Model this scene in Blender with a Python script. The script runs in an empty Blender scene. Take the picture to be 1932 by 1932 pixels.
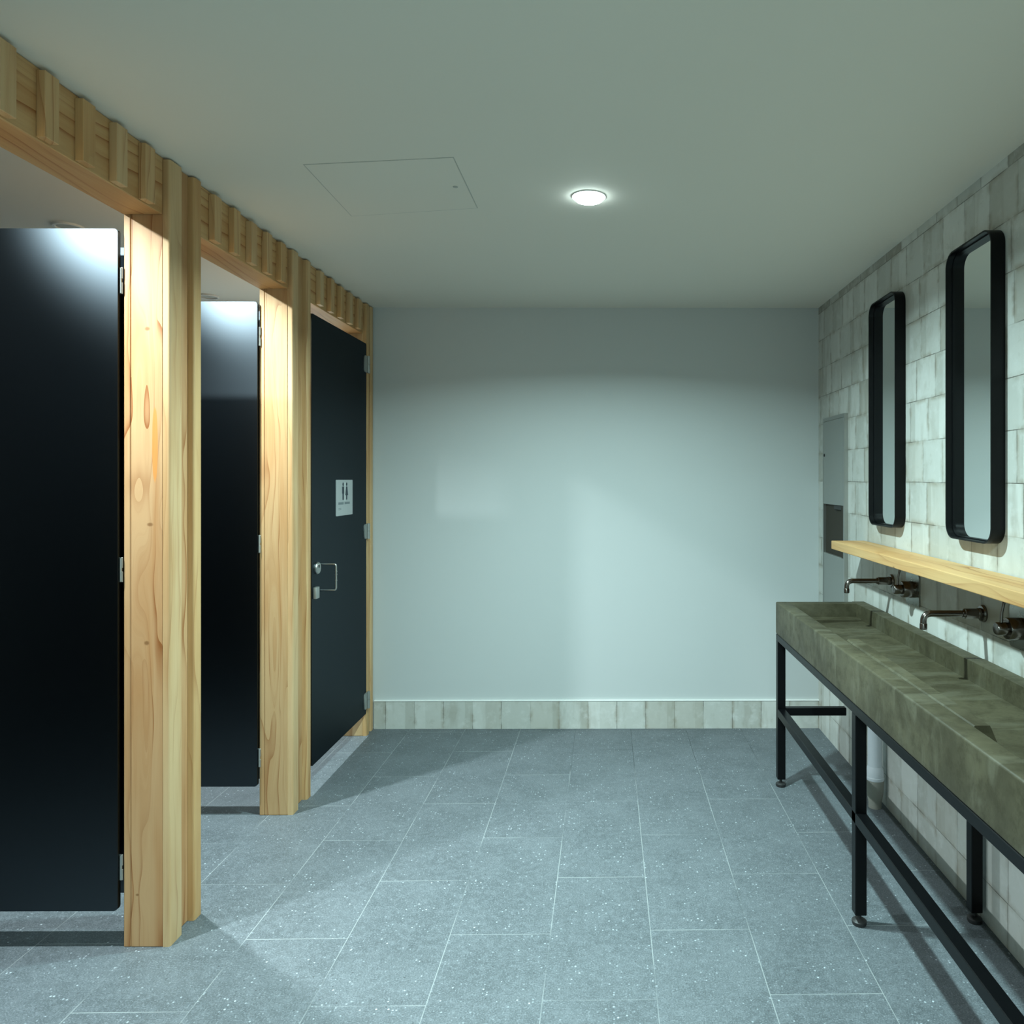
import bpy, bmesh, math, random
from mathutils import Vector, Matrix
random.seed(7)
C = bpy.context.scene.collection
PI = math.pi

# ------------------------------------------------------------------ node maths
class N:
    """tiny expression wrapper round math nodes"""
    def __init__(s, t, v): s.t = t; s.v = v
    def _m(s, op, *a, clamp=False):
        n = s.t.nodes.new('ShaderNodeMath'); n.operation = op; n.use_clamp = clamp
        for i, x in enumerate((s,) + a):
            x = x.v if isinstance(x, N) else x
            if isinstance(x, (int, float)): n.inputs[i].default_value = x
            else: s.t.links.new(x, n.inputs[i])
        return N(s.t, n.outputs[0])
    def __add__(s, o): return s._m('ADD', o)
    def __radd__(s, o): return s._m('ADD', o)
    def __sub__(s, o): return s._m('SUBTRACT', o)
    def __rsub__(s, o): return (s * -1) + o
    def __mul__(s, o): return s._m('MULTIPLY', o)
    def __rmul__(s, o): return s._m('MULTIPLY', o)
    def __truediv__(s, o): return s._m('DIVIDE', o)
    def floor(s): return s._m('FLOOR')
    def frac(s): return s._m('FRACT')
    def abs(s): return s._m('ABSOLUTE')
    def sin(s): return s._m('SINE')
    def exp(s): return s._m('EXPONENT')
    def mod(s, o): return s._m('FLOORED_MODULO', o)
    def lt(s, o): return s._m('LESS_THAN', o)
    def gt(s, o): return s._m('GREATER_THAN', o)
    def mx(s, o): return s._m('MAXIMUM', o)
    def mn(s, o): return s._m('MINIMUM', o)
    def pw(s, o): return s._m('POWER', o)
    def clamp(s): return s._m('ADD', 0.0, clamp=True)
    def ss(s, a, b):
        n = s.t.nodes.new('ShaderNodeMapRange'); n.interpolation_type = 'SMOOTHSTEP'
        s.t.links.new(s.v, n.inputs['Value'])
        n.inputs['From Min'].default_value = a; n.inputs['From Max'].default_value = b
        return N(s.t, n.outputs['Result'])

def vec(t, x, y, z):
    n = t.nodes.new('ShaderNodeCombineXYZ')
    for i, q in enumerate((x, y, z)):
        q = q.v if isinstance(q, N) else q
        if isinstance(q, (int, float)): n.inputs[i].default_value = q
        else: t.links.new(q, n.inputs[i])
    return n.outputs[0]
def noise(t, v, scale=1.0, detail=3.0, rough=0.55, dist=0.0):
    n = t.nodes.new('ShaderNodeTexNoise'); t.links.new(v, n.inputs['Vector'])
    n.inputs['Scale'].default_value = scale; n.inputs['Detail'].default_value = detail
    n.inputs['Roughness'].default_value = rough; n.inputs['Distortion'].default_value = dist
    return N(t, n.outputs['Fac'])
def white(t, v):
    n = t.nodes.new('ShaderNodeTexWhiteNoise'); n.noise_dimensions = '3D'; t.links.new(v, n.inputs['Vector'])
    return N(t, n.outputs['Value'])
def voro(t, v, scale, feature='F1', rnd=1.0):
    n = t.nodes.new('ShaderNodeTexVoronoi'); n.feature = feature
    t.links.new(v, n.inputs['Vector']); n.inputs['Scale'].default_value = scale; n.inputs['Randomness'].default_value = rnd
    return n
def mix(t, f, a, b, mode='MIX'):
    n = t.nodes.new('ShaderNodeMix'); n.data_type = 'RGBA'; n.blend_type = mode
    for s, q in ((n.inputs[0], f), (n.inputs[6], a), (n.inputs[7], b)):
        q = q.v if isinstance(q, N) else q
        if isinstance(q, (int, float)): s.default_value = q
        elif isinstance(q, (tuple, list)): s.default_value = (*q, 1) if len(q) == 3 else q
        else: t.links.new(q, s)
    return n.outputs[2]
def new_mat(name):
    m = bpy.data.materials.new(name); m.use_nodes = True
    t = m.node_tree; b = t.nodes['Principled BSDF']
    tc = t.nodes.new('ShaderNodeTexCoord'); sp = t.nodes.new('ShaderNodeSeparateXYZ')
    t.links.new(tc.outputs['Object'], sp.inputs[0])
    return m, t, b, N(t, sp.outputs[0]), N(t, sp.outputs[1]), N(t, sp.outputs[2])
def setv(t, s, q):
    q = q.v if isinstance(q, N) else q
    if isinstance(q, (int, float)): s.default_value = q
    elif isinstance(q, (tuple, list)): s.default_value = (*q, 1) if len(q) == 3 else q
    else: t.links.new(q, s)
def bump(t, b, h, strength=0.3, dist=0.002):
    n = t.nodes.new('ShaderNodeBump'); n.inputs['Strength'].default_value = strength
    n.inputs['Distance'].default_value = dist
    setv(t, n.inputs['Height'], h); t.links.new(n.outputs[0], b.inputs['Normal'])

def plain(name, col, rough=0.5, metal=0.0, spec=0.5, var=0.06, scale=30.0, bmp=0.0):
    m, t, b, x, y, z = new_mat(name)
    v = vec(t, x, y, z); n = noise(t, v, scale, 4)
    dark = tuple(c * (1 - var) for c in col); lite = tuple(min(1, c * (1 + var)) for c in col)
    setv(t, b.inputs['Base Color'], mix(t, n, dark, lite))
    setv(t, b.inputs['Roughness'], n * 0.08 + (rough - 0.04))
    b.inputs['Metallic'].default_value = metal
    b.inputs['Specular IOR Level'].default_value = spec
    if bmp: bump(t, b, n, bmp, 0.001)
    return m

PALE = (0.575, 0.41, 0.225); MID = (0.49, 0.30, 0.14); DARK = (0.30, 0.125, 0.038)
def wood(name, grain='z', seed=0.0, knots=(), ring=26.0, contrast=0.55, streak=None, tint=(1, 1, 1)):
    """pine: growth rings that bend round the knots; grain runs along one axis"""
    m, t, b, x, y, z = new_mat(name)
    if grain == 'z': u, w, v = x, y, z
    elif grain == 'y': u, w, v = z, x, y
    else: u, w, v = y, z, x
    a = u + w * 0.9 + seed
    uu = a
    kmask = None
    for (ku, kv, su, sv, am, lp) in knots:
        du = (u - ku) / su; dv = (v - kv) / sv
        g = ((du * du + dv * dv) * -1).exp()
        uu = uu + g * am * (du + 0.15)
        if lp: uu = uu - ((du * du * 1.6 + dv * dv * 0.5) * -1).exp() * lp
        if lp > 0.05: continue
        r = ((du * du * 8 + dv * dv * 70) * -1).exp()
        kmask = r if kmask is None else kmask.mx(r)
    wob = noise(t, vec(t, uu * 3.0, v * 0.55, w * 0.4 + seed * 3.7), 2.2, 2, 0.5)
    ph = uu * ring + wob * 5.5
    saw = ph.frac()
    band = saw.pw(7.0)                                   # thin dark late wood lines
    amp = noise(t, vec(t, uu * 6, v * 0.8, seed + 5.0), 2.0, 2).ss(0.40, 0.62)
    fine = noise(t, vec(t, uu * 240, v * 4.0, w * 200), 1.0, 3)
    tone = noise(t, vec(t, uu * 12, v * 1.1, seed + 9.0), 1.3, 3)
    c = mix(t, tone.ss(0.35, 0.7), [p * q for p, q in zip(PALE, tint)], [p * q for p, q in zip(MID, tint)])
    c = mix(t, (band * (amp * 0.8 + 0.2) * contrast * 1.5).clamp(), c, [p * q for p, q in zip(DARK, tint)])
    c = mix(t, fine.ss(0.45, 0.85) * 0.22, c, DARK)
    if kmask is not None:
        c = mix(t, kmask.ss(0.5, 0.95) * 0.85, c, (0.22, 0.10, 0.035))
    if streak:
        su0, sv0, su1, sv1 = streak
        s = ((u - su0) / su1); q = ((v - sv0) / sv1); e = s * s + q * q + (noise(t, vec(t, u * 30, v * 8, 0), 2, 2) - 0.5) * 0.5
        c = mix(t, e.ss(1.1, 0.8) * 0.9, c, (0.60, 0.235, 0.055))
    setv(t, b.inputs['Base Color'], c)
    b.inputs['Roughness'].default_value = 0.55; b.inputs['Specular IOR Level'].default_value = 0.35
    bump(t, b, fine * 0.5 + band * 0.5, 0.12, 0.0008)
    return m

# ------------------------------------------------------------------ mesh helpers
def BM(): return bmesh.new()
def box(bm, x0, x1, y0, y1, z0, z1, bev=0.0, seg=2):
    g = bmesh.ops.create_cube(bm, size=1.0); vs = g['verts']
    for v in vs:
        v.co = Vector(((x0 + x1) / 2 + v.co.x * (x1 - x0), (y0 + y1) / 2 + v.co.y * (y1 - y0), (z0 + z1) / 2 + v.co.z * (z1 - z0)))
    if bev > 0:
        es = list({e for v in vs for e in v.link_edges})
        bmesh.ops.bevel(bm, geom=es, offset=bev, segments=seg, profile=0.5, affect='EDGES')
def prism(bm, pts, axis, a0, a1):
    """extrude a closed outline; axis = the axis of extrusion, pts are the other two coordinates in order"""
    def mk(p, a):
        if axis == 'x': return Vector((a, p[0], p[1]))
        if axis == 'y': return Vector((p[0], a, p[1]))
        return Vector((p[0], p[1], a))
    A = [bm.verts.new(mk(p, a0)) for p in pts]; B = [bm.verts.new(mk(p, a1)) for p in pts]
    n = len(pts)
    bm.faces.new(A[::-1]); bm.faces.new(B)
    for i in range(n): bm.faces.new((A[i], A[(i + 1) % n], B[(i + 1) % n], B[i]))
def rrect(a0, a1, b0, b1, r, n=6):
    out = []
    for (ca, cb, s) in ((a1 - r, b0 + r, -90), (a1 - r, b1 - r, 0), (a0 + r, b1 - r, 90), (a0 + r, b0 + r, 180)):
        for i in range(n + 1):
            q = math.radians(s + 90 * i / n); out.append((ca + r * math.cos(q), cb + r * math.sin(q)))
    return out
def ring_prism(bm, outer, inner, axis, a0, a1):
    def mk(p, a):
        if axis == 'x': return Vector((a, p[0], p[1]))
        if axis == 'y': return Vector((p[0], a, p[1]))
        return Vector((p[0], p[1], a))
    n = len(outer)
    O0 = [bm.verts.new(mk(p, a0)) for p in outer]; O1 = [bm.verts.new(mk(p, a1)) for p in outer]
    I0 = [bm.verts.new(mk(p, a0)) for p in inner]; I1 = [bm.verts.new(mk(p, a1)) for p in inner]
    for i in range(n):
        j = (i + 1) % n
        bm.faces.new((O0[i], O0[j], O1[j], O1[i])); bm.faces.new((I0[j], I0[i], I1[i], I1[j]))
        bm.faces.new((O1[i], O1[j], I1[j], I1[i])); bm.faces.new((O0[j], O0[i], I0[i], I0[j]))
def lathe(bm, prof, origin, axis='z', n=28):
    """profile of (radius, height) turned about an axis through origin"""
    o = Vector(origin)
    def P(r, h, q):
        c, s = r * math.cos(q), r * math.sin(q)
        if axis == 'z': return o + Vector((c, s, h))
        if axis == 'x': return o + Vector((h, c, s))
        return o + Vector((c, h, s))
    rings = [[bm.verts.new(P(max(r, 1e-5), h, 2 * PI * i / n)) for i in range(n)] for r, h in prof]
    for a, b_ in zip(rings, rings[1:]):
        for i in range(n): bm.faces.new((a[i], a[(i + 1) % n], b_[(i + 1) % n], b_[i]))
    bm.faces.new(rings[0][::-1]); bm.faces.new(rings[-1])
def tube(bm, pts, r, n=14):
    pts = [Vector(p) for p in pts]; rings = []
    rr = r if isinstance(r, (list, tuple)) else [r] * len(pts)
    up = None
    for i, p in enumerate(pts):
        d = (pts[min(i + 1, len(pts) - 1)] - pts[max(i - 1, 0)]).normalized()
        if up is None:
            up = Vector((0, 0, 1)) if abs(d.z) < 0.9 else Vector((0, 1, 0))
        s = d.cross(up).normalized(); up = s.cross(d).normalized()
        rings.append([bm.verts.new(p + rr[i] * (math.cos(2 * PI * k / n) * s + math.sin(2 * PI * k / n) * up)) for k in range(n)])
    for a, b_ in zip(rings, rings[1:]):
        for k in range(n): bm.faces.new((a[k], a[(k + 1) % n], b_[(k + 1) % n], b_[k]))
    bm.faces.new(rings[0][::-1]); bm.faces.new(rings[-1])
def bend(p0, p1, p2, r, n=8):
    """points of a rounded corner at p1"""
    p0, p1, p2 = map(Vector, (p0, p1, p2)); a = (p0 - p1).normalized(); c = (p2 - p1).normalized()
    A = p1 + a * r; Cc = p1 + c * r
    return [((1 - s) ** 2) * A + 2 * s * (1 - s) * p1 + s * s * Cc for s in [i / n for i in range(n + 1)]]

def obj(name, bm, mat, parent=None, smooth=False, off=None):
    if off is not None: bmesh.ops.translate(bm, verts=bm.verts, vec=-Vector(off))
    bmesh.ops.recalc_face_normals(bm, faces=bm.faces)
    me = bpy.data.meshes.new(name); bm.to_mesh(me); bm.free()
    me.materials.append(mat)
    if smooth:
        me.polygons.foreach_set('use_smooth', [True] * len(me.polygons))
        try: me.set_sharp_from_angle(angle=math.radians(35))
        except Exception: pass
    o = bpy.data.objects.new(name, me); C.objects.link(o)
    if parent is not None: o.parent = parent
    return o
def thing(name, label, cat, loc=(0, 0, 0), group=None):
    o = bpy.data.objects.new(name, None); C.objects.link(o); o.location = loc
    o.empty_display_size = 0.05; o['label'] = label; o['category'] = cat
    if group: o['group'] = group
    return o
def tag(o, label, cat, group=None):
    o['label'] = label; o['category'] = cat
    if group: o['group'] = group
    return o
def struct(name, bm, m, label=None):
    o = obj(name, bm, m); o['kind'] = 'structure'
    if label: o['label'] = label
    o['category'] = name.split('_')[0]
    return o
def dup(root, loc, label):
    r = root.copy(); C.objects.link(r); r.location = loc; r['label'] = label
    for ch in list(root.children):
        c = ch.copy(); C.objects.link(c); c.parent = r
        for g in list(ch.children):
            d = g.copy(); C.objects.link(d); d.parent = c
    return r

# ------------------------------------------------------------------ layout (metres)
HC = 2.299            # ceiling
YB = 4.070            # back wall
XR = 1.163            # right wall
XO = -1.270           # outer face of the timber battens
XF = -1.291           # face of posts and beams behind the battens
XI = -1.405           # inner face of posts and beams
XL = -2.95            # wall at the back of the stalls
YN = -1.8             # wall behind the camera

# ------------------------------------------------------------------ materials
def paint(name, col, rough=0.6):
    m, t, b, x, y, z = new_mat(name); v = vec(t, x, y, z)
    n = noise(t, v, 1.3, 3); f = noise(t, v, 160, 3)
    setv(t, b.inputs['Base Color'], mix(t, n, tuple(c * 0.975 for c in col), col))
    b.inputs['Roughness'].default_value = rough; b.inputs['Specular IOR Level'].default_value = 0.3
    bump(t, b, f, 0.05, 0.001)
    return m
M_wall = paint('white_wall_paint', (0.560, 0.585, 0.582))
M_stall = paint('dimmed_stall_paint', (0.22, 0.23, 0.22))  # for unseen walls, painted dark to hold down bounce light in the stalls
M_ceil = paint('ceiling_paint', (0.79, 0.755, 0.675), 0.8)
def laminate(name):
    m = bpy.data.materials.new(name); m.use_nodes = True; t = m.node_tree
    t.nodes.remove(t.nodes['Principled BSDF']); out = t.nodes['Material Output']
    d = t.nodes.new('ShaderNodeBsdfDiffuse'); d.inputs['Color'].default_value = (0.0010, 0.0012, 0.0014, 1)
    g = t.nodes.new('ShaderNodeBsdfAnisotropic'); g.distribution = 'BECKMANN'
    g.inputs['Roughness'].default_value = 0.45; g.inputs['Color'].default_value = (0.062, 0.074, 0.084, 1)
    ad = t.nodes.new('ShaderNodeAddShader'); t.links.new(d.outputs[0], ad.inputs[0]); t.links.new(g.outputs[0], ad.inputs[1])
    t.links.new(ad.outputs[0], out.inputs['Surface'])
    return m
M_black = laminate('satin_black_laminate')
M_steel = plain('brushed_steel', (0.50, 0.50, 0.48), 0.34, 1.0, 0.5, 0.05, 90)
M_panel = plain('satin_steel_panel', (0.42, 0.43, 0.41), 0.42, 0.75, 0.5, 0.04, 8)
M_dark = plain('black_powder_coat', (0.0025, 0.0030, 0.0036), 0.36, 0, 0.20, 0.1, 80)
M_brass = plain('dark_nickel', (0.20, 0.175, 0.16), 0.20, 1.0, 0.5, 0.08, 60)
M_pvc = plain('white_plastic_pipe', (0.72, 0.77, 0.82), 0.4, 0, 0.5, 0.04, 20)
M_grey = plain('grey_cement', (0.33, 0.33, 0.29), 0.85, 0, 0.3, 0.15, 25, 0.2)
M_gap = plain('shadow_gap', (0.50, 0.50, 0.46), 0.9, 0, 0.2)
M_trim = plain('white_trim', (0.82, 0.82, 0.80), 0.5)
M_sign = plain('grey_sign_face', (0.42, 0.44, 0.44), 0.5, 0, 0.4, 0.03)
M_ink = plain('dark_sign_ink', (0.015, 0.03, 0.045), 0.5)
M_ink2 = plain('grey_sign_print', (0.16, 0.19, 0.20), 0.5)
M_rubber = plain('black_rubber', (0.02, 0.02, 0.02), 0.5)
M_mirror = bpy.data.materials.new('mirror_glass'); M_mirror.use_nodes = True
_b = M_mirror.node_tree.nodes['Principled BSDF']; _b.inputs['Metallic'].default_value = 1
_b.inputs['Roughness'].default_value = 0.015; _b.inputs['Base Color'].default_value = (0.86, 0.90, 0.88, 1)

def floor_mat():
    m, t, b, x, y, z = new_mat('grey_stone_floor_tiles')
    k = (x + 1.067) / 0.3; col = k.floor(); fx = k.frac()
    par = col.mod(2.0)
    ph = 0.408 + par * -0.292 + col * 0.0098
    ys = (y - ph - (fx - 0.5) * 0.003) / 0.6
    row = ys.floor(); fy = ys.frac()
    dx = ((fx - 0.5).abs() * -1 + 0.5) * 0.3; dy = ((fy - 0.5).abs() * -1 + 0.5) * 0.6
    d = dx.mn(dy)
    v = vec(t, x, y, 0.0)
    wv = noise(t, v, 60, 2)
    # joint slightly irregular; faded where filled with dust
    fade = noise(t, v, 2.7, 2).ss(0.36, 0.56)
    j = (d + (wv - 0.5) * 0.0007).ss(0.0017, 0.0008)
    cell = white(t, vec(t, col, row, 1.0))
    base = noise(t, vec(t, x, y, cell * 7), 7, 4, 0.6)
    mott = noise(t, v, 45, 4, 0.7)
    grit = noise(t, v, 230, 2, 0.7)
    c = mix(t, base.ss(0.3, 0.7), (0.087, 0.102, 0.111), (0.118, 0.136, 0.148))
    c = mix(t, mott.ss(0.40, 0.72) * 0.60, c, (0.174, 0.199, 0.218))
    c = mix(t, grit.ss(0.53, 0.64) * 0.55, c, (0.048, 0.057, 0.064))
    c = mix(t, grit.ss(0.46, 0.34) * 0.50, c, (0.266, 0.300, 0.325))
    # pale aggregate chips in loose clusters
    vo = voro(t, vec(t, x * 1.0, y * 1.0, cell), 95.0)
    ch = N(t, vo.outputs['Distance']); cr = N(t, vo.outputs['Color'])
    sx = t.nodes.new('ShaderNodeSeparateColor'); t.links.new(vo.outputs['Color'], sx.inputs[0])
    rnd = N(t, sx.outputs[0]); rn2 = N(t, sx.outputs[1])
    clus = noise(t, v, 9, 2).ss(0.42, 0.62)
    chip = (ch * 1.0).ss(0.32, 0.18) * rnd.gt(0.80) * (clus * 0.8 + 0.2)
    c = mix(t, chip * (rn2 * 0.6 + 0.3), c, (0.546, 0.608, 0.659))
    vo2 = voro(t, v, 60.0)
    s2 = t.nodes.new('ShaderNodeSeparateColor'); t.links.new(vo2.outputs['Color'], s2.inputs[0])
    dk = N(t, vo2.outputs['Distance']).ss(0.22, 0.12) * N(t, s2.outputs[0]).gt(0.93)
    c = mix(t, dk * 0.7, c, (0.044, 0.050, 0.055))
    c = mix(t, cell * 0.10, c, (0.088, 0.102, 0.110))
    # joints are pale over most of the floor and dark near the far wall
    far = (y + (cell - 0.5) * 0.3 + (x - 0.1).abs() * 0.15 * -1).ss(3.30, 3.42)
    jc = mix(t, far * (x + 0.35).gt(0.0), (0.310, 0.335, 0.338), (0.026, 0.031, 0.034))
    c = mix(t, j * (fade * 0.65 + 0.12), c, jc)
    setv(t, b.inputs['Base Color'], c)
    setv(t, b.inputs['Roughness'], mott * 0.25 + 0.42)
    b.inputs['Specular IOR Level'].default_value = 0.35
    bump(t, b, grit * 0.25 + mott * 0.2 - j * 1.0, 0.25, 0.0015)
    return m

def tile_mat(name, axis, w, h, u0, v0, jit=1.0, bond=True):
    """handmade glazed wall tiles, each with its own tone, smoky edges and streaks"""
    m, t, b, x, y, z = new_mat(name)
    u = (x if axis == 'x' else y) - u0; v = z - v0
    # the hand laid joints wander a little
    wv = noise(t, vec(t, x * 1.0, y * 1.0, z), 3.2, 1)
    r = (v + (wv - 0.5) * 0.006) / h; row = r.floor(); fv = r.frac()
    sh = white(t, vec(t, row, 3.0, 0.0)) if bond else row * 0.0
    k = (u + (wv - 0.5) * 0.006) / w + sh; col = k.floor(); fu = k.frac()
    rnd = white(t, vec(t, col, row, 1.5)); rnd2 = white(t, vec(t, col, row, 7.5)); rnd3 = white(t, vec(t, row, col, 4.5))
    du = ((fu - 0.5).abs() * -1 + 0.5) * w; dv = ((fv - 0.5).abs() * -1 + 0.5) * h
    d = du.mn(dv)
    jitr = noise(t, vec(t, x, y, z), 60, 2)
    joint = (d + (jitr - 0.5) * 0.002).ss(0.0021, 0.0009)
    jw = noise(t, vec(t, x, y, z), 7.0, 2).ss(0.38, 0.58)
    V = vec(t, u * 1.0 + rnd * 9, v * 0.30 + rnd2 * 5, rnd3 * 4)
    st = noise(t, V, 13, 3, 0.55, 0.3)                     # broad smoky vertical bands
    cl = noise(t, vec(t, u + rnd * 5, v + rnd2 * 5, rnd3), 16, 5, 0.65)
    c = mix(t, rnd, (0.652, 0.652, 0.615), (0.514, 0.519, 0.482))
    lap = (fu - (rnd2 * 0.6 + 0.2) + (cl - 0.5) * 0.06).ss(-0.015, 0.02) * rnd3.gt(0.35)
    c = mix(t, lap * (rnd2 * 0.50 + 0.12), c, (0.413, 0.409, 0.363))
    c = mix(t, st.ss(0.50, 0.70) * (rnd2 * 0.40 + 0.12), c, (0.339, 0.317, 0.262))
    c = mix(t, cl.ss(0.48, 0.72) * 0.45, c, (0.717, 0.721, 0.698))
    c = mix(t, cl.ss(0.42, 0.28) * 0.30, c, (0.367, 0.354, 0.293))
    edge = d.ss(0.020, 0.0) * noise(t, vec(t, u, v, 2.0), 16, 3).ss(0.40, 0.62)
    c = mix(t, edge * (rnd3 * 0.55 + 0.30), c, (0.312, 0.267, 0.202))
    c = mix(t, rnd3.gt(0.88) * 0.35, c, (0.404, 0.376, 0.312))
    c = mix(t, row.gt(14.5) * rnd2.gt(0.4) * (cl.ss(0.35, 0.6) * 0.5 + 0.15), c, (0.224, 0.202, 0.157))
    c = mix(t, joint * (jw * 0.80 + 0.12), c, (0.147, 0.142, 0.120))
    setv(t, b.inputs['Base Color'], c)
    b.inputs['Roughness'].default_value = 0.40; b.inputs['Specular IOR Level'].default_value = 0.35
    tilt = (fu - 0.5) * (rnd - 0.5) * 1.6 + (fv - 0.5) * (rnd2 - 0.5) * 1.6
    bump(t, b, tilt * 0.6 + cl * 0.25 - joint * 0.5, 0.30, 0.0035)
    return m

def concrete_mat():
    m, t, b, x, y, z = new_mat('olive_cast_concrete')
    v = vec(t, x, y, z)
    n1 = noise(t, v, 5, 5, 0.65, 0.5); n2 = noise(t, v, 24, 5, 0.7); n3 = noise(t, v, 140, 3, 0.7)
    n4 = noise(t, vec(t, x * 0.6, y * 3.4, z * 1.3), 4.0, 4, 0.6, 0.8)
    c = mix(t, n1.ss(0.32, 0.68), (0.047, 0.041, 0.021), (0.090, 0.081, 0.046))
    c = mix(t, n2.ss(0.45, 0.68) * 0.60, c, (0.033, 0.028, 0.011))
    c = mix(t, n4.ss(0.50, 0.66) * 0.55, c, (0.124, 0.117, 0.078))
    pit = n3.ss(0.36, 0.28)
    c = mix(t, pit * 0.4, c, (0.063, 0.054, 0.029))
    setv(t, b.inputs['Base Color'], c)
    setv(t, b.inputs['Roughness'], n2 * 0.3 + 0.42); b.inputs['Specular IOR Level'].default_value = 0.4
    bump(t, b, n2 * 0.6 + n3 * 0.3, 0.18, 0.002)
    return m

M_floor = floor_mat()
M_tile = tile_mat('handmade_wall_tiles', 'y', 0.156, 0.1523, 0.0, -0.0207)
M_base = tile_mat('handmade_skirting_tiles', 'x', 0.1575, 0.30, -1.202, -0.01, bond=False)
M_conc = concrete_mat()

# ------------------------------------------------------------------ room shell
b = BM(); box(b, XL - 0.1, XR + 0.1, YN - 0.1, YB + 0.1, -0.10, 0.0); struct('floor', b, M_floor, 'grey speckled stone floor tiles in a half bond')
STALL_LAMPS = [(-1.674, 1.80, 'small round downlight inside the nearest stall'), (-1.674, 2.645, 'small round downlight inside the second stall'),
               (-1.674, 3.46, 'small round downlight inside the far closed stall')]
b = BM(); box(b, XL - 0.1, XR + 0.1, YN - 0.1, YB + 0.1, HC, HC + 0.10); ceil = struct('ceiling', b, M_ceil, 'plain pale painted ceiling')

b = BM(); box(b, XL - 0.1, XR + 0.1, YB, YB + 0.1, 0, HC); struct('wall_back', b, M_wall, 'plain white painted end wall')
b = BM(); box(b, XR, XR + 0.1, YN, YB, 0, HC); struct('wall_right', b, M_tile, 'wall of pale handmade tiles behind the sink')
b = BM(); box(b, XL - 0.1, XL, YN, YB, 0, HC); struct('wall_left', b, M_stall, 'unseen wall at the back of the stalls, darkened to cut bounce light')
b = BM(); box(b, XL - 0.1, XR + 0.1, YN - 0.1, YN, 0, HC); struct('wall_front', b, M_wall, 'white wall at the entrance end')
b = BM(); box(b, XL, XF, 1.20, 1.285, 0, HC); box(b, XF - 0.09, XF, YN, 1.20, 0, HC); struct('wall_side', b, M_stall, 'unseen wall before the first stall, darkened to cut bounce light')
# skirting along the end wall
b = BM(); box(b, XO + 0.004, XR, YB - 0.010, YB, 0, 0.150); struct('baseboard_back', b, M_base, 'row of square handmade tiles along the foot of the end wall')
b = BM(); box(b, XO + 0.004, XR, YB - 0.013, YB, 0.150, 0.156, 0.001, 1); struct('trim_1', b, M_trim, 'thin white strip over the skirting tiles')

# access hatch in the ceiling
hq = [Vector(p) for p in ((-0.900, 2.220), (-0.446, 2.168), (-0.446, 2.570), (-0.906, 2.652))]
hc = sum(hq, Vector((0, 0))) / 4
ho = thing('access_hatch', 'flush rectangular access hatch in the ceiling left of the round downlight', 'hatch', (hc.x, hc.y, HC))
grow = lambda d: [tuple(hc + (p - hc) * (1 + d / (p - hc).length)) for p in hq]
b = BM(); ring_prism(b, grow(0.003), grow(0.0), 'z', HC - 0.0010, HC)
obj('gap_ring', b, M_gap, ho, off=ho.location)  # grey ring paints in the shade of the gap round the panel
b = BM(); prism(b, grow(-0.0008), 'z', HC - 0.0013, HC)
obj('panel', b, M_ceil, ho, off=ho.location)
b = BM(); lathe(b, [(0.008, 0), (0.008, -0.0012), (0.005, -0.0016)], (-0.483, 2.383, HC - 0.0016)); obj('lock', b, M_gap, ho, off=ho.location)

# ------------------------------------------------------------------ timber posts
def post(name, label, y0, y1, battens, mats, mat_b, full=True, group='timber door posts'):
    p = thing(name, label, 'post', ((XI + XF) / 2, (y0 + y1) / 2, 0), group)
    b = BM()
    box(b, XI + 0.021, XF, y0, y1, 0.0, HC, 0.002, 1)
    obj('post_core', b, mats, p, off=p.location)
    b = BM(); box(b, XI, XI + 0.020, y0, y1, 0.0, HC - 0.002, 0.002, 1)
    obj('jamb_strip', b, mats, p, off=p.location)
    for i, (a, c_) in enumerate(battens):
        b = BM()
        r = 0.007
        pts = [(XF, a), (XO - r, a)] + [(XO - r + r * math.sin(q), a + r - r * math.cos(q)) for q in [PI / 2 * k / 5 for k in range(1, 6)]] + \
              [(XO - r + r * math.cos(q), c_ - r + r * math.sin(q)) for q in [PI / 2 * k / 5 for k in range(0, 5)]] + [(XO - r, c_), (XF, c_)]
        prism(b, pts, 'z', 0.0, HC - 0.006)
        obj('batten', b, mat_b[i % len(mat_b)], p, off=p.location)
    return p
# local x runs -0.057 .. 0.057 on the face that looks at the camera; knots are given in local coordinates
M_post1 = wood('knotty_pine', 'z', 0.13, [(0.010, 0.885, 0.034, 0.085, 0.040, 0.030), (0.020, 1.23, 0.040, 0.075, 0.040, 0.026), (0.012, 1.80, 0.035, 0.08, 0.03, 0.02), (-0.017, 0.152, 0.022, 0.05, 0.025, 0.0),
               (0.012, 0.66, 0.020, 0.16, 0.0, 0.052), (0.015, 1.50, 0.024, 0.20, 0.0, 0.055)],
               ring=19, contrast=0.85, streak=(0.034, 1.462, 0.0085, 0.112), tint=(0.92, 0.78, 0.71))
M_post2 = wood('plain_pine', 'z', 1.31, [(0.008, 0.66, 0.032, 0.26, 0.0, 0.105), (-0.02, 1.55, 0.05, 0.3, 0.02, 0.0501)], ring=17, contrast=0.65, tint=(0.90, 0.81, 0.73))
M_post3 = wood('end_pine', 'z', 2.4, [], ring=15, contrast=0.4)
M_bat = [wood('batten_pine_%s' % n, 'z', s, [], ring=rg, contrast=c_, tint=tn) for n, s, rg, c_, tn in
         (('pale', 3.1, 30, 0.35, (1.05, 1.01, 0.98)), ('golden', 4.7, 34, 0.5, (1.02, 0.92, 0.78)), ('streaked', 6.3, 40, 0.7, (1.05, 0.97, 0.88)))]
M_beam = wood('beam_pine', 'y', 5.2, [], ring=24, contrast=0.8, tint=(1.04, 0.92, 0.78))
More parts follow.
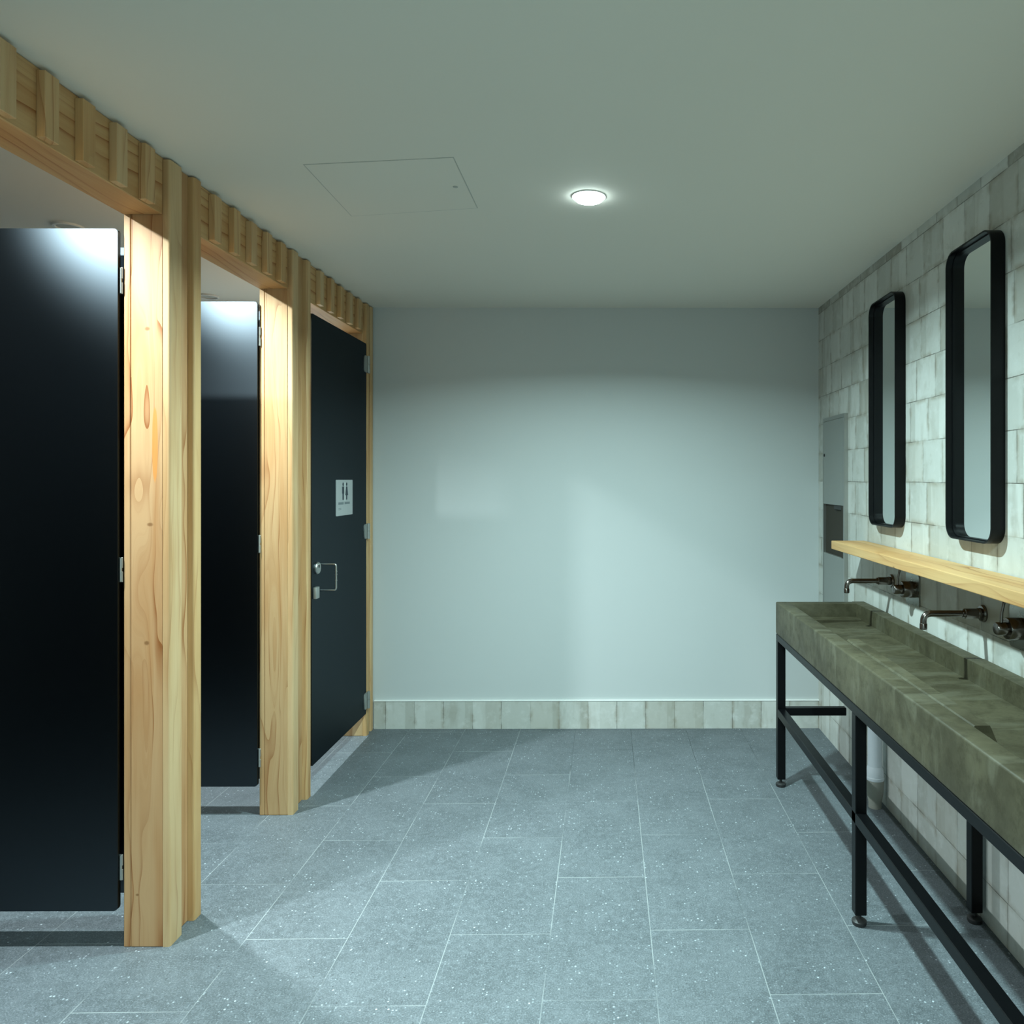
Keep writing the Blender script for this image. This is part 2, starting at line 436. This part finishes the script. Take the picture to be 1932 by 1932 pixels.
post('door_post', 'near full-height pine post with an orange sap streak, right of the nearest open door', 2.172, 2.345, [(2.1722, 2.236), (2.300, 2.342)], M_post1, [M_bat[0], M_bat[1]])
post('door_post', 'middle full-height pine post between the second open door and the closed door', 3.020, 3.205, [(3.022, 3.078), (3.165, 3.207)], M_post2, [M_bat[0], M_bat[2]])
post('door_post', 'narrow end pine post against the white end wall, holding the closed door hinges', 3.948, YB - 0.001, [(3.950, 3.992), (4.022, 4.060)], M_post3, [M_bat[1], M_bat[0]])
post('door_post', 'first pine post at the entrance end of the stalls', 1.287, 1.45, [(1.287, 1.33), (1.40, 1.445)], M_post3, [M_bat[0], M_bat[1]])

ZB = 2.132  # underside of the beams
def header(label, y0, y1, starts, w=0.044):
    hb = thing('header_beam', label, 'beam', ((XI + XF) / 2, (y0 + y1) / 2, ZB), 'slatted pine beams over the doors')
    b = BM(); box(b, XI, XF, y0, y1, ZB, HC - 0.001, 0.002, 1); obj('beam', b, M_beam, hb, off=hb.location)
    for i, s in enumerate(starts):
        b = BM(); box(b, XF, XO, s, s + w, ZB + 0.004 + random.uniform(0, 0.003), HC - 0.008 - random.uniform(0, 0.005), 0.0012, 1)
        o = obj('batten', b, M_bat[(i * 2 + int(y0)) % 3], hb, off=hb.location)
    return hb
header('slatted pine beam over the nearest doorway, cut by the left edge of the photo', 1.452, 2.171, [1.470, 1.565, 1.690, 1.813, 1.937, 2.058])
header('slatted pine beam over the second doorway, between the near and middle posts', 2.347, 3.019, [2.420, 2.546, 2.669, 2.792, 2.913])
header('slatted pine beam over the closed black door', 3.209, 3.946, [3.312, 3.440, 3.566, 3.694, 3.822])

# ------------------------------------------------------------------ stall doors and panels
DZ0, DZ1 = 0.122, 2.078
def hinge(parent, at, flat, z0, z1):
    """two leaves and a split knuckle"""
    x, y = at; zc = (z0 + z1) / 2
    b = BM()
    if flat == 'y':       # leaves seen face on by the camera
        box(b, x - 0.006, x + 0.004, y + 0.004, y + 0.008, z0, zc - 0.005, 0.001, 1)
        box(b, x - 0.006, x + 0.004, y + 0.004, y + 0.008, zc + 0.005, z1, 0.001, 1)
        lathe(b, [(0.0035, z0 + 0.002), (0.0035, z1 - 0.002)], (x - 0.001, y + 0.005, 0), n=12)
    else:
        pts = [(y - 0.045, z0 + 0.012), (y - 0.040, z0 + 0.003), (y - 0.030, z0), (y - 0.002, z0), (y - 0.002, z1), (y - 0.030, z1), (y - 0.040, z1 - 0.003), (y - 0.045, z1 - 0.012)]
        prism(b, pts, 'x', x + 0.0003, x + 0.006)
        box(b, x + 0.0006, x + 0.004, y + 0.010, y + 0.028, z0 + 0.004, z1 - 0.004, 0.001, 1)
        lathe(b, [(0.008, z0 - 0.002), (0.008, zc - 0.002), (0.006, zc - 0.0015), (0.006, zc + 0.0015), (0.008, zc + 0.002), (0.008, z1 + 0.002)], (x + 0.0095, y + 0.005, 0), n=16)
    return obj('hinge', b, M_panel, parent, smooth=True, off=parent.location)
def open_door(label, yf, xh, w, hz, DZ0, DZ1):
    d = thing('stall_door', label, 'door', (xh - w / 2, yf + 0.0065, DZ0), 'black stall doors')
    b = BM(); prism(b, rrect(xh - w, xh, DZ0, DZ1, 0.012), 'y', yf, yf + 0.013)
    es = [e for e in b.edges if e.calc_length() > 0]
    obj('door_panel', b, M_black, d, smooth=True, off=d.location)
    for z0, z1 in hz: hinge(d, (xh + 0.0045, yf + 0.004), 'y', z0, z1)
    # handle on the free edge
    b = BM(); h0 = (xh - w + 0.10, yf, 0.985)
    p = [(h0[0], yf, 0.985)] + bend((h0[0], yf, .985), (h0[0], yf - .07, .985), (h0[0], yf - .07, .87), 0.012) + bend((h0[0], yf - .07, .985), (h0[0], yf - .07, .87), (h0[0], yf, .87), 0.012) + [(h0[0], yf, .87)]
    tube(b, p, 0.0045); obj('handle', b, M_steel, d, smooth=True, off=d.location)
    return d
HZ = [(0.197, 0.272), (1.063, 1.135), (1.900, 1.978)]
open_door('nearest black stall door standing open at the left edge of the photo', 2.158, -1.413, 0.650, HZ, 0.113, 2.087)
open_door('second black stall door standing open between the near and middle posts', 3.006, -1.407, 0.655, HZ, 0.122, 2.078)
# closed door
d3 = thing('stall_door', 'closed black stall door at the far end with a steel pull handle and grey sign', 'door', (-1.277, 3.58, DZ0), 'black stall doors')
b = BM(); prism(b, rrect(3.213, 3.943, DZ0, DZ1, 0.010), 'x', -1.284, -1.270); obj('door_panel', b, M_black, d3, smooth=True, off=d3.location)
for z0, z1 in ((0.150, 0.235), (1.048, 1.125), (1.925, 2.012)): hinge(d3, (-1.270, 3.946), 'x', z0, z1)
xh = -1.270
b = BM(); yh = 3.315
p = [(xh - .001, yh, .984)] + bend((xh, yh, .984), (xh + .068, yh, .984), (xh + .068, yh, .868), 0.012) + bend((xh + .068, yh, .984), (xh + .068, yh, .868), (xh, yh, .868), 0.012) + [(xh - .001, yh, .868)]
tube(b, p, 0.0042)
for zz in (.952, .938, .912): lathe(b, [(0.0042, -0.002), (0.0058, -0.0012), (0.0058, 0.0012), (0.0042, 0.002)], (xh + .068, yh, zz), n=14)
obj('handle', b, M_steel, d3, smooth=True, off=d3.location)
b = BM(); lathe(b, [(0.027, 0), (0.027, 0.006), (0.024, 0.010), (0.012, 0.011)], (xh, 3.268, 0.972), 'x'); lk = obj('lock_rose', b, M_steel, d3, smooth=True, off=d3.location)
b = BM(); box(b, xh + 0.0105, xh + 0.0125, 3.264, 3.272, 0.974, 0.986); sl = obj('indicator_slot', b, M_rubber, lk, off=d3.location)
b = BM(); box(b, xh, xh + 0.016, 3.226, 3.262, 0.842, 0.893, 0.003, 2); obj('latch_keeper', b, M_panel, d3, smooth=True, off=d3.location)
# sign on the closed door
sx = xh + 0.0002
sg = thing('toilet_sign', 'grey rectangular toilet sign with two dark figures on the closed black door', 'sign', (xh, 3.61, 1.272))
b = BM(); prism(b, rrect(3.498, 3.722, 1.187, 1.358, 0.004, 3), 'x', sx, sx + 0.0025); obj('sign_plate', b, M_sign, sg, off=sg.location)
f0 = sx + 0.0025
def figure(yc, skirt):
    b = BM(); W = 0.013
    lathe(b, [(0.0085, 0), (0.0085, 0.0008)], (f0, yc, 1.337), 'x', 16)
    if skirt:
        prism(b, [(yc - .008, 1.326), (yc + .008, 1.326), (yc + W + .006, 1.283), (yc + .007, 1.283), (yc + .007, 1.262), (yc - .007, 1.262), (yc - .007, 1.283), (yc - W - .006, 1.283)], 'x', f0, f0 + .0008)
    else:
        prism(b, [(yc - W, 1.326), (yc + W, 1.326), (yc + W, 1.292), (yc + .008, 1.292), (yc + .008, 1.262), (yc - .008, 1.262), (yc - .008, 1.292), (yc - W, 1.292)], 'x', f0, f0 + .0008)
    return obj('pictogram_figure', b, M_ink, sg, off=sg.location)
figure(3.588, False); figure(3.637, True)
b = BM(); box(b, f0, f0 + .0007, 3.6115, 3.6145, 1.256, 1.345); obj('divider_line', b, M_trim, sg, off=sg.location)
b = BM()
yy = 3.525
for k, wd in enumerate((.010, .011, .007, .010, .008, .010, None, .010, .012, .009, .008, .010, .009)):
    if wd is None: yy += .014; continue
    box(b, f0, f0 + .0006, yy, yy + wd, 1.240, 1.251); yy += wd + .0025
obj('lettering', b, M_ink2, sg, off=sg.location)
b = BM()
for k in range(7):
    for q in range(2):
        lathe(b, [(0.0016, 0), (0.0010, 0.0009)], (f0, 3.527 + k * 0.0055, 1.222 - q * 0.006), 'x', 8)
obj('braille', b, M_ink2, sg, off=sg.location)

# dividers between the stalls; first one unseen, added so the nearest door reflects black
for yd, lab in ((1.375, 'unseen black divider panel on the entrance side of the nearest stall'), (2.262, 'black divider panel behind the nearest open door'), (3.115, 'black divider panel behind the second open door')):
    dv = thing('divider_panel', lab, 'panel', ((XL - 1.43) / 2, yd, 0), 'black stall dividers')
    b = BM(); prism(b, rrect(XL, XI - 0.004, 0.112, 2.062, 0.010), 'y', yd - 0.0065, yd + 0.0065); obj('divider_sheet', b, M_black, dv, smooth=True, off=dv.location)
    for xx in (XL + 0.30,):
        b = BM(); lathe(b, [(0.022, 0.0), (0.022, 0.006), (0.010, 0.010), (0.010, 0.114)], (xx, yd, 0)); obj('divider_foot', b, M_steel, dv, smooth=True, off=dv.location)
# ------------------------------------------------------------------ ceiling lamps
def emis(name, col, s):
    m = bpy.data.materials.new(name); m.use_nodes = True; t = m.node_tree
    bb = t.nodes['Principled BSDF']; bb.inputs['Base Color'].default_value = (0.8, 0.8, 0.8, 1)
    bb.inputs['Emission Color'].default_value = (*col, 1); bb.inputs['Emission Strength'].default_value = s
    return m
COOL = (0.70, 1.0, 1.0)
STALL = (0.82, 0.98, 1.0)
M_em = emis('lamp_diffuser', (0.80, 1.0, 1.0), 50.0)
M_em2 = emis('stall_lamp_diffuser', (0.86, 1.0, 1.0), 10.0)
P_ROOM, P_STALL = 96.0, 76.0
def downlight(x, y, label, power, col, mat, spread=156, r=0.045, group=None):
    d = thing('downlight', label, 'ceiling light', (x, y, HC), group or 'round recessed downlights')
    b = BM()
    n = 40
    o_ = [(x + 0.056 * math.cos(2 * PI * k / n), y + 0.056 * math.sin(2 * PI * k / n)) for k in range(n)]
    i_ = [(x + 0.046 * math.cos(2 * PI * k / n), y + 0.046 * math.sin(2 * PI * k / n)) for k in range(n)]
    ring_prism(b, o_, i_, 'z', HC - 0.003, HC); obj('trim_ring', b, M_trim, d, smooth=True, off=d.location)
    b = BM(); lathe(b, [(0.0458, 0), (0.0458, -0.009), (0.0445, -0.0125), (0.040, -0.0145)], (x, y, HC), n=n); obj('diffuser', b, mat, d, smooth=True, off=d.location)
    L = bpy.data.lights.new('downlight_lamp', 'AREA'); L.shape = 'DISK'; L.size = 2 * r * 0.85; L.energy = power; L.color = col
    L.spread = math.radians(spread)
    lo = bpy.data.objects.new('lamp', L); C.objects.link(lo); lo.parent = d; lo.location = (0, 0, -0.0165)
    return d
downlight(-0.058, 2.466, 'bright round downlight in the middle of the ceiling', P_ROOM, COOL, M_em)
downlight(-0.058, 0.15, 'unseen round downlight added over the camera end of the room', P_ROOM, COOL, M_em)  # out of view, added to carry light over the near floor
downlight(-0.058, -1.2, 'unseen round downlight added by the entrance wall', P_ROOM * 0.6, COOL, M_em)  # out of view, added as weaker fill from the entrance end
def stall_lamp(x, y, label):
    d = thing('downlight', label, 'ceiling light', (x, y, HC), 'stall downlights')
    n = 36; cs = [(math.cos(2 * PI * k / n), math.sin(2 * PI * k / n)) for k in range(n)]
    b = BM(); ring_prism(b, [(x + .028 * c_, y + .028 * s_) for c_, s_ in cs], [(x + .0245 * c_, y + .0245 * s_) for c_, s_ in cs], 'z', HC - 0.003, HC); obj('trim_ring', b, M_trim, d, smooth=True, off=d.location)
    b = BM(); lathe(b, [(0.024, 0), (0.024, -0.001), (0.022, -0.002)], (x, y, HC), n=n); obj('diffuser', b, M_em2, d, smooth=True, off=d.location)
    L = bpy.data.lights.new('downlight_lamp', 'AREA'); L.shape = 'DISK'; L.size = 0.046; L.energy = P_STALL; L.color = STALL
    L.spread = math.radians(145)
    lo = bpy.data.objects.new('lamp', L); C.objects.link(lo); lo.parent = d; lo.location = (0, 0, -0.0035)
    return d
for (x, y, lab) in STALL_LAMPS: stall_lamp(x, y, lab)
# small round fittings on the stall ceilings
for (x, y, lab) in ((-2.035, 3.815, 'round vent ring on the far stall ceiling seen over the second door'), (-1.99, 2.762, 'round vent ring on the second stall ceiling seen over the nearest door')):
    d = thing('ceiling_vent', lab, 'vent', (x, y, HC), 'round ceiling vents')
    b = BM(); n = 32
    ring_prism(b, [(x + .05 * math.cos(2 * PI * k / n), y + .05 * math.sin(2 * PI * k / n)) for k in range(n)],
               [(x + .042 * math.cos(2 * PI * k / n), y + .042 * math.sin(2 * PI * k / n)) for k in range(n)], 'z', HC - 0.008, HC)
    obj('vent_rim', b, M_trim, d, smooth=True, off=d.location)
    b = BM(); lathe(b, [(0.040, 0), (0.040, -0.003), (0.02, -0.004)], (x, y, HC), n=n); obj('vent_disc', b, M_gap, d, smooth=True, off=d.location)

# ------------------------------------------------------------------ trough sink
SX0, SX1, SY0, SY1 = 0.756, 1.150, 0.20, 3.318
ZT, ZK = 0.815, 0.674
sk = thing('trough_sink', 'long olive-grey concrete trough sink along the tiled wall', 'sink', ((SX0 + SX1) / 2, (SY0 + SY1) / 2, ZK))
b = BM()
bt = 0.006
box(b, SX0, SX0 + 0.060, SY0, SY1, ZK, ZT, bt, 3)                       # front wall
box(b, SX0 + 0.02, SX1 - 0.02, SY1 - 0.052, SY1 - 0.0004, ZK + 0.0005, ZT - 0.0005, 0.003, 2)               # end wall
box(b, SX0 + 0.02, SX1 - 0.02, SY0, SY0 + 0.05, ZK, ZT - 0.0005, 0.003, 2)
for a, c_, dz in ((SY0, 0.745, 0), (0.745, 1.499, -.001), (1.499, 2.259, 0), (2.259, 3.0, -.0015), (3.0, SY1, 0.0005)):
    box(b, 1.098 + abs(dz) * 0.5, SX1, a, c_, ZK, ZT + dz, 0.0005, 1)           # back wall, cast in lengths
obj('basin_wall', b, M_conc, sk, smooth=True, off=sk.location)
b = BM()
box(b, SX0 + 0.05, SX1 - 0.03, SY0 + 0.02, SY1 - 0.02, ZK, 0.735)
prism(b, [(SX0 + 0.055, 0.735), (SX0 + 0.055, 0.742), (1.10, 0.753), (1.10, 0.735)], 'y', SY0 + 0.02, 3.18)
prism(b, [(SX0 + 0.055, 0.735), (SX0 + 0.055, 0.755), (1.10, 0.757), (1.10, 0.735)], 'y', 3.19, SY1 - 0.04)
obj('basin_floor', b, M_conc, sk, off=sk.location)
# raised lip bar and sloping fillet along the front wall
b = BM()
prism(b, [(SX0 + 0.064, 0.735), (SX0 + 0.064, ZT - 0.004), (0.825, ZT + 0.001), (0.862, ZT + 0.001), (0.866, ZT - 0.006), (0.885, 0.747), (0.885, 0.735)], 'y', 1.66, 2.535)
n0 = [v for v in b.verts if abs(v.co.y - 1.66) < 1e-5]
for v in n0:
    if v.co.z > 0.76: v.co.z -= 0.005
    if v.co.z > 0.76 and v.co.x > 0.85: v.co.x -= 0.004
obj('splash_lip', b, M_conc, sk, smooth=True, off=sk.location)
b = BM()
lathe(b, [(0.024, 0), (0.024, 0.003), (0.018, 0.004)], (0.88, 3.14, 0.7445))
obj('drain', b, M_steel, sk, smooth=True, off=sk.location)

# steel stand
st = thing('sink_stand', 'black square-tube steel stand under the concrete sink', 'stand', ((SX0 + SX1) / 2, (SY0 + SY1) / 2, 0))
tb = 0.035; X0 = SX0 + 0.001; X1 = X0 + tb
legY = [3.281, 2.257, 1.233, 0.215]
b = BM(); box(b, X0, X1, legY[3], legY[0] + tb, 0.644, ZK - 0.0005, 0.002, 1); box(b, 1.116, 1.150, legY[3], 2.30, 0.644, ZK - 0.0005, 0.002, 1)
for yl in legY: box(b, X1, 1.116, yl, yl + 0.03, 0.646, ZK - 0.001, 0.001, 1)
obj('top_frame', b, M_dark, st, off=st.location)
b = BM(); box(b, X0, X1, legY[3] + tb, legY[0], 0.312, 0.346, 0.002, 1); obj('stretcher', b, M_dark, st, off=st.location)
b = BM(); box(b, X1, 1.062, legY[0] + 0.002, legY[0] + 0.033, 0.316, 0.350, 0.002, 1); obj('side_rail', b, M_dark, st, off=st.location)
def leg(x, y):
    b = BM(); box(b, x, x + tb, y, y + tb, 0.034, 0.645, 0.002, 1); l = obj('leg', b, M_dark, st, off=st.location)
    b = BM(); cx, cy = x + tb / 2, y + tb / 2
    lathe(b, [(0.020, 0.0), (0.022, 0.004), (0.022, 0.012), (0.015, 0.017), (0.006, 0.019), (0.006, 0.036)], (cx, cy, 0), n=24)
    obj('foot', b, M_rubber, l, smooth=True, off=st.location)
for y in legY: leg(X0, y)
for y in (2.268, 1.245, 0.225): leg(1.1165, y)

# waste pipe
px_, py_ = 1.116, 3.085
wp = thing('waste_pipe', 'white plastic waste pipe dropping behind the sink legs beside the tiled wall', 'pipe', (px_, py_, 0))
b = BM(); lathe(b, [(0.029, 0.165), (0.029, 0.350), (0.031, 0.352), (0.031, 0.372), (0.029, 0.374), (0.029, ZK)], (px_, py_, 0)); obj('pipe_run', b, M_pvc, wp, smooth=True, off=wp.location)
b = BM(); lathe(b, [(0.036, 0.116), (0.0375, 0.120), (0.0375, 0.128), (0.036, 0.130), (0.036, 0.146), (0.034, 0.160), (0.029, 0.172)], (px_, py_, 0)); obj('pipe_collar', b, M_pvc, wp, smooth=True, off=wp.location)
b = BM(); lathe(b, [(0.026, 0.0), (0.026, 0.02), (0.033, 0.06), (0.036, 0.117)], (px_, py_, 0)); obj('floor_spigot', b, M_grey, wp, smooth=True, off=wp.location)

# ------------------------------------------------------------------ shelf
M_shelf = wood('shelf_pine', 'y', 7.7, [(0.0, 0.75, 0.03, 0.12, 0.02, 0.03)], ring=22, contrast=0.6, tint=(1.18, 1.04, 0.84))
b = BM(); sh0 = (1.087, 1.86, 1.049)
box(b, 1.010, XR - 0.005, 0.40, 3.335, 1.049, 1.086, 0.0025, 2)
sf = obj('wall_shelf', b, M_shelf, None, smooth=False, off=sh0); sf.location = sh0
tag(sf, 'long pine shelf on the tiled wall between the mirrors and the taps', 'shelf')

# ------------------------------------------------------------------ mirrors
def mirror(label, y0):
    y1 = y0 + 0.293; z0, z1 = 1.170, 2.101
    m = thing('wall_mirror', label, 'mirror', (XR, (y0 + y1) / 2, z0), 'tall black framed mirrors')
    xf = XR - 0.042
    b = BM(); ring_prism(b, rrect(y0, y1, z0, z1, 0.048, 10), rrect(y0 + .005, y1 - .005, z0 + .005, z1 - .005, 0.043, 10), 'x', xf, XR - 0.001)
    obj('mirror_frame', b, M_dark, m, smooth=True, off=m.location)
    b = BM(); ring_prism(b, rrect(y0 + .005, y1 - .005, z0 + .005, z1 - .005, 0.043, 10), rrect(y0 + .0085, y1 - .0085, z0 + .0085, z1 - .0085, 0.0395, 10), 'x', xf + 0.020, XR - 0.004)
    obj('inner_lip', b, M_dark, m, smooth=True, off=m.location)
    b = BM(); prism(b, rrect(y0 + .0083, y1 - .0083, z0 + .0083, z1 - .0083, 0.0397, 10), 'x', XR - 0.012, XR - 0.006)
    obj('mirror_glass', b, M_mirror, m, off=m.location)
    return m
m1 = mirror('tall rounded black framed mirror nearer the end wall', 2.883)
dup(m1, (XR, 2.161 + 0.293 / 2, 1.170), 'tall rounded black framed mirror nearest the camera, cut close to the right edge')

# ------------------------------------------------------------------ taps
def spout(label, y):
    s = thing('wall_spout', label, 'tap', (XR, y, 0.948), 'wall spouts over the sink')
    z = 0.948
    b = BM(); lathe(b, [(0.027, 0), (0.027, -0.005), (0.024, -0.009), (0.017, -0.010)], (XR, y, z), 'x'); obj('flange', b, M_brass, s, smooth=True, off=s.location)
    b = BM(); lathe(b, [(0.017, -0.008), (0.017, -0.018), (0.0155, -0.020), (0.0155, -0.058), (0.013, -0.060), (0.0125, -0.066)], (XR, y, z), 'x', 12); obj('collar', b, M_brass, s, smooth=True, off=s.location)
    b = BM(); xe = XR - 0.186
    p = [(XR - 0.06, y, z)] + bend((XR, y, z), (xe, y, z), (xe, y, z - 0.05), 0.026, 12) + [(xe, y, z - 0.040)]
    tube(b, p, 0.0098, 20)
    obj('spout_tube', b, M_brass, s, smooth=True, off=s.location)
    b = BM(); lathe(b, [(0.0098, 0.010), (0.0112, 0.008), (0.0112, -0.007), (0.0095, -0.009)], (xe, y, z - 0.040), 'z', 20); obj('aerator', b, M_brass, s, smooth=True, off=s.location)
    return s
s1 = spout('dark nickel wall spout nearer the end wall', 3.020)
dup(s1, (XR, 2.288, 0.948), 'dark nickel wall spout nearer the camera')
def mixer(label, y):
    s = thing('tap_mixer', label, 'tap mixer', (XR, y, 0.945), 'lever mixers beside the spouts')
    z = 0.945
    b = BM(); prism(b, rrect(y - .060, y + .060, z - .060, z + .060, 0.012), 'x', XR - 0.006, XR); obj('back_plate', b, M_panel2, s, smooth=True, off=s.location)
    b = BM(); lathe(b, [(0.031, -0.005), (0.031, -0.044), (0.029, -0.047), (0.020, -0.048)], (XR, y, z), 'x', 32); obj('mixer_body', b, M_brass, s, smooth=True, off=s.location)
    b = BM(); lathe(b, [(0.018, -0.046), (0.018, -0.074), (0.016, -0.077), (0.008, -0.078)], (XR, y, z), 'x', 24); k = obj('lever_hub', b, M_brass, s, smooth=True, off=s.location)
    b = BM(); tube(b, [(XR - .062, y, z + .008), (XR - .060, y, z + .045), (XR - .052, y, z + .080), (XR - .046, y, z + .088)], [.0048, .0042, .0042, .0052], 12); obj('lever', b, M_brass, k, smooth=True, off=s.location)
    return s
M_panel2 = plain('nickel_plate', (0.33, 0.33, 0.30), 0.28, 1.0, 0.5, 0.05, 40)
x1 = mixer('dark nickel lever mixer on a square plate under the far mirror', 2.808)
dup(x1, (XR, 2.070, 0.945), 'dark nickel lever mixer cut by the right edge of the photo')

# ------------------------------------------------------------------ towel dispenser
ds = thing('towel_dispenser', 'tall brushed steel recessed paper towel unit in the tiled corner', 'towel dispenser', (XR, 3.74, 0.60))
xa, xb_ = XR - 0.018, XR - 0.0005
Y0, Y1, Z0, Z1 = 3.572, 3.930, 0.32, 1.680
oy0, oy1, oz0, oz1 = 3.622, 3.912, 0.977, 1.232
b = BM(); ring_prism(b, [(Y0, Z0), (Y1, Z0), (Y1, Z1), (Y0, Z1)], [(Y0 + .018, Z0 + .018), (Y1 - .012, Z0 + .018), (Y1 - .012, Z1 - .018), (Y0 + .018, Z1 - .018)], 'x', xa, xb_)
obj('casing_rim', b, M_steel, ds, off=ds.location)
b = BM(); box(b, xa + .0015, xb_, Y0 + .0185, Y1 - .0125, oz1, Z1 - .0185, 0.001, 1); dr = obj('towel_door', b, M_panel, ds, off=ds.location)
b = BM(); lathe(b, [(0.008, 0.0), (0.008, -0.003), (0.005, -0.004)], (xa + .0015, 3.905, 1.487), 'x', 16); obj('key_lock', b, M_rubber, dr, smooth=True, off=ds.location)
b = BM(); box(b, xa + .0015, xb_, Y0 + .0185, Y1 - .0125, Z0 + .0185, oz0, 0.001, 1); obj('bin_door', b, M_panel, ds, off=ds.location)
b = BM(); box(b, xa + .0015, xb_, Y0 + .0185, oy0, oz0, oz1); box(b, XR - 0.003, xb_, oy0, Y1 - .0125, oz0, oz1); obj('recess_lining', b, plain('dark_recess_steel', (0.05, 0.044, 0.034), 0.6, 0.0, 0.12), ds, off=ds.location)
b = BM(); box(b, xa + .004, xb_ - .002, oy0 + .01, oy0 + .13, oz1 - .022, oz1 - .002, 0.002, 1); obj('towel_slot', b, M_rubber, ds, off=ds.location)

# ------------------------------------------------------------------ camera, world, colour
cam = bpy.data.cameras.new('camera'); co = bpy.data.objects.new('camera', cam); C.objects.link(co)
f, ppx, ppy, yaw = 1403.57, 1150.63, 903.52, 0.0048
cam.sensor_width = 36; cam.sensor_fit = 'HORIZONTAL'; cam.lens = f / 1932 * 36
cam.shift_x = -(ppx - 966) / 1932; cam.shift_y = (ppy - 966) / 1932
cam.clip_start = 0.05
co.location = (0, 0, 1.3629); co.rotation_euler = (PI / 2, 0, -yaw)
bpy.context.scene.camera = co
w = bpy.data.worlds.new('world'); bpy.context.scene.world = w; w.use_nodes = True
w.node_tree.nodes['Background'].inputs[0].default_value = (0.5, 0.6, 0.6, 1); w.node_tree.nodes['Background'].inputs[1].default_value = 0.0
vs = bpy.context.scene.view_settings
vs.view_transform = 'Standard'; vs.look = 'None'; vs.gamma = 1; vs.exposure = -0.8; vs.use_curve_mapping = False
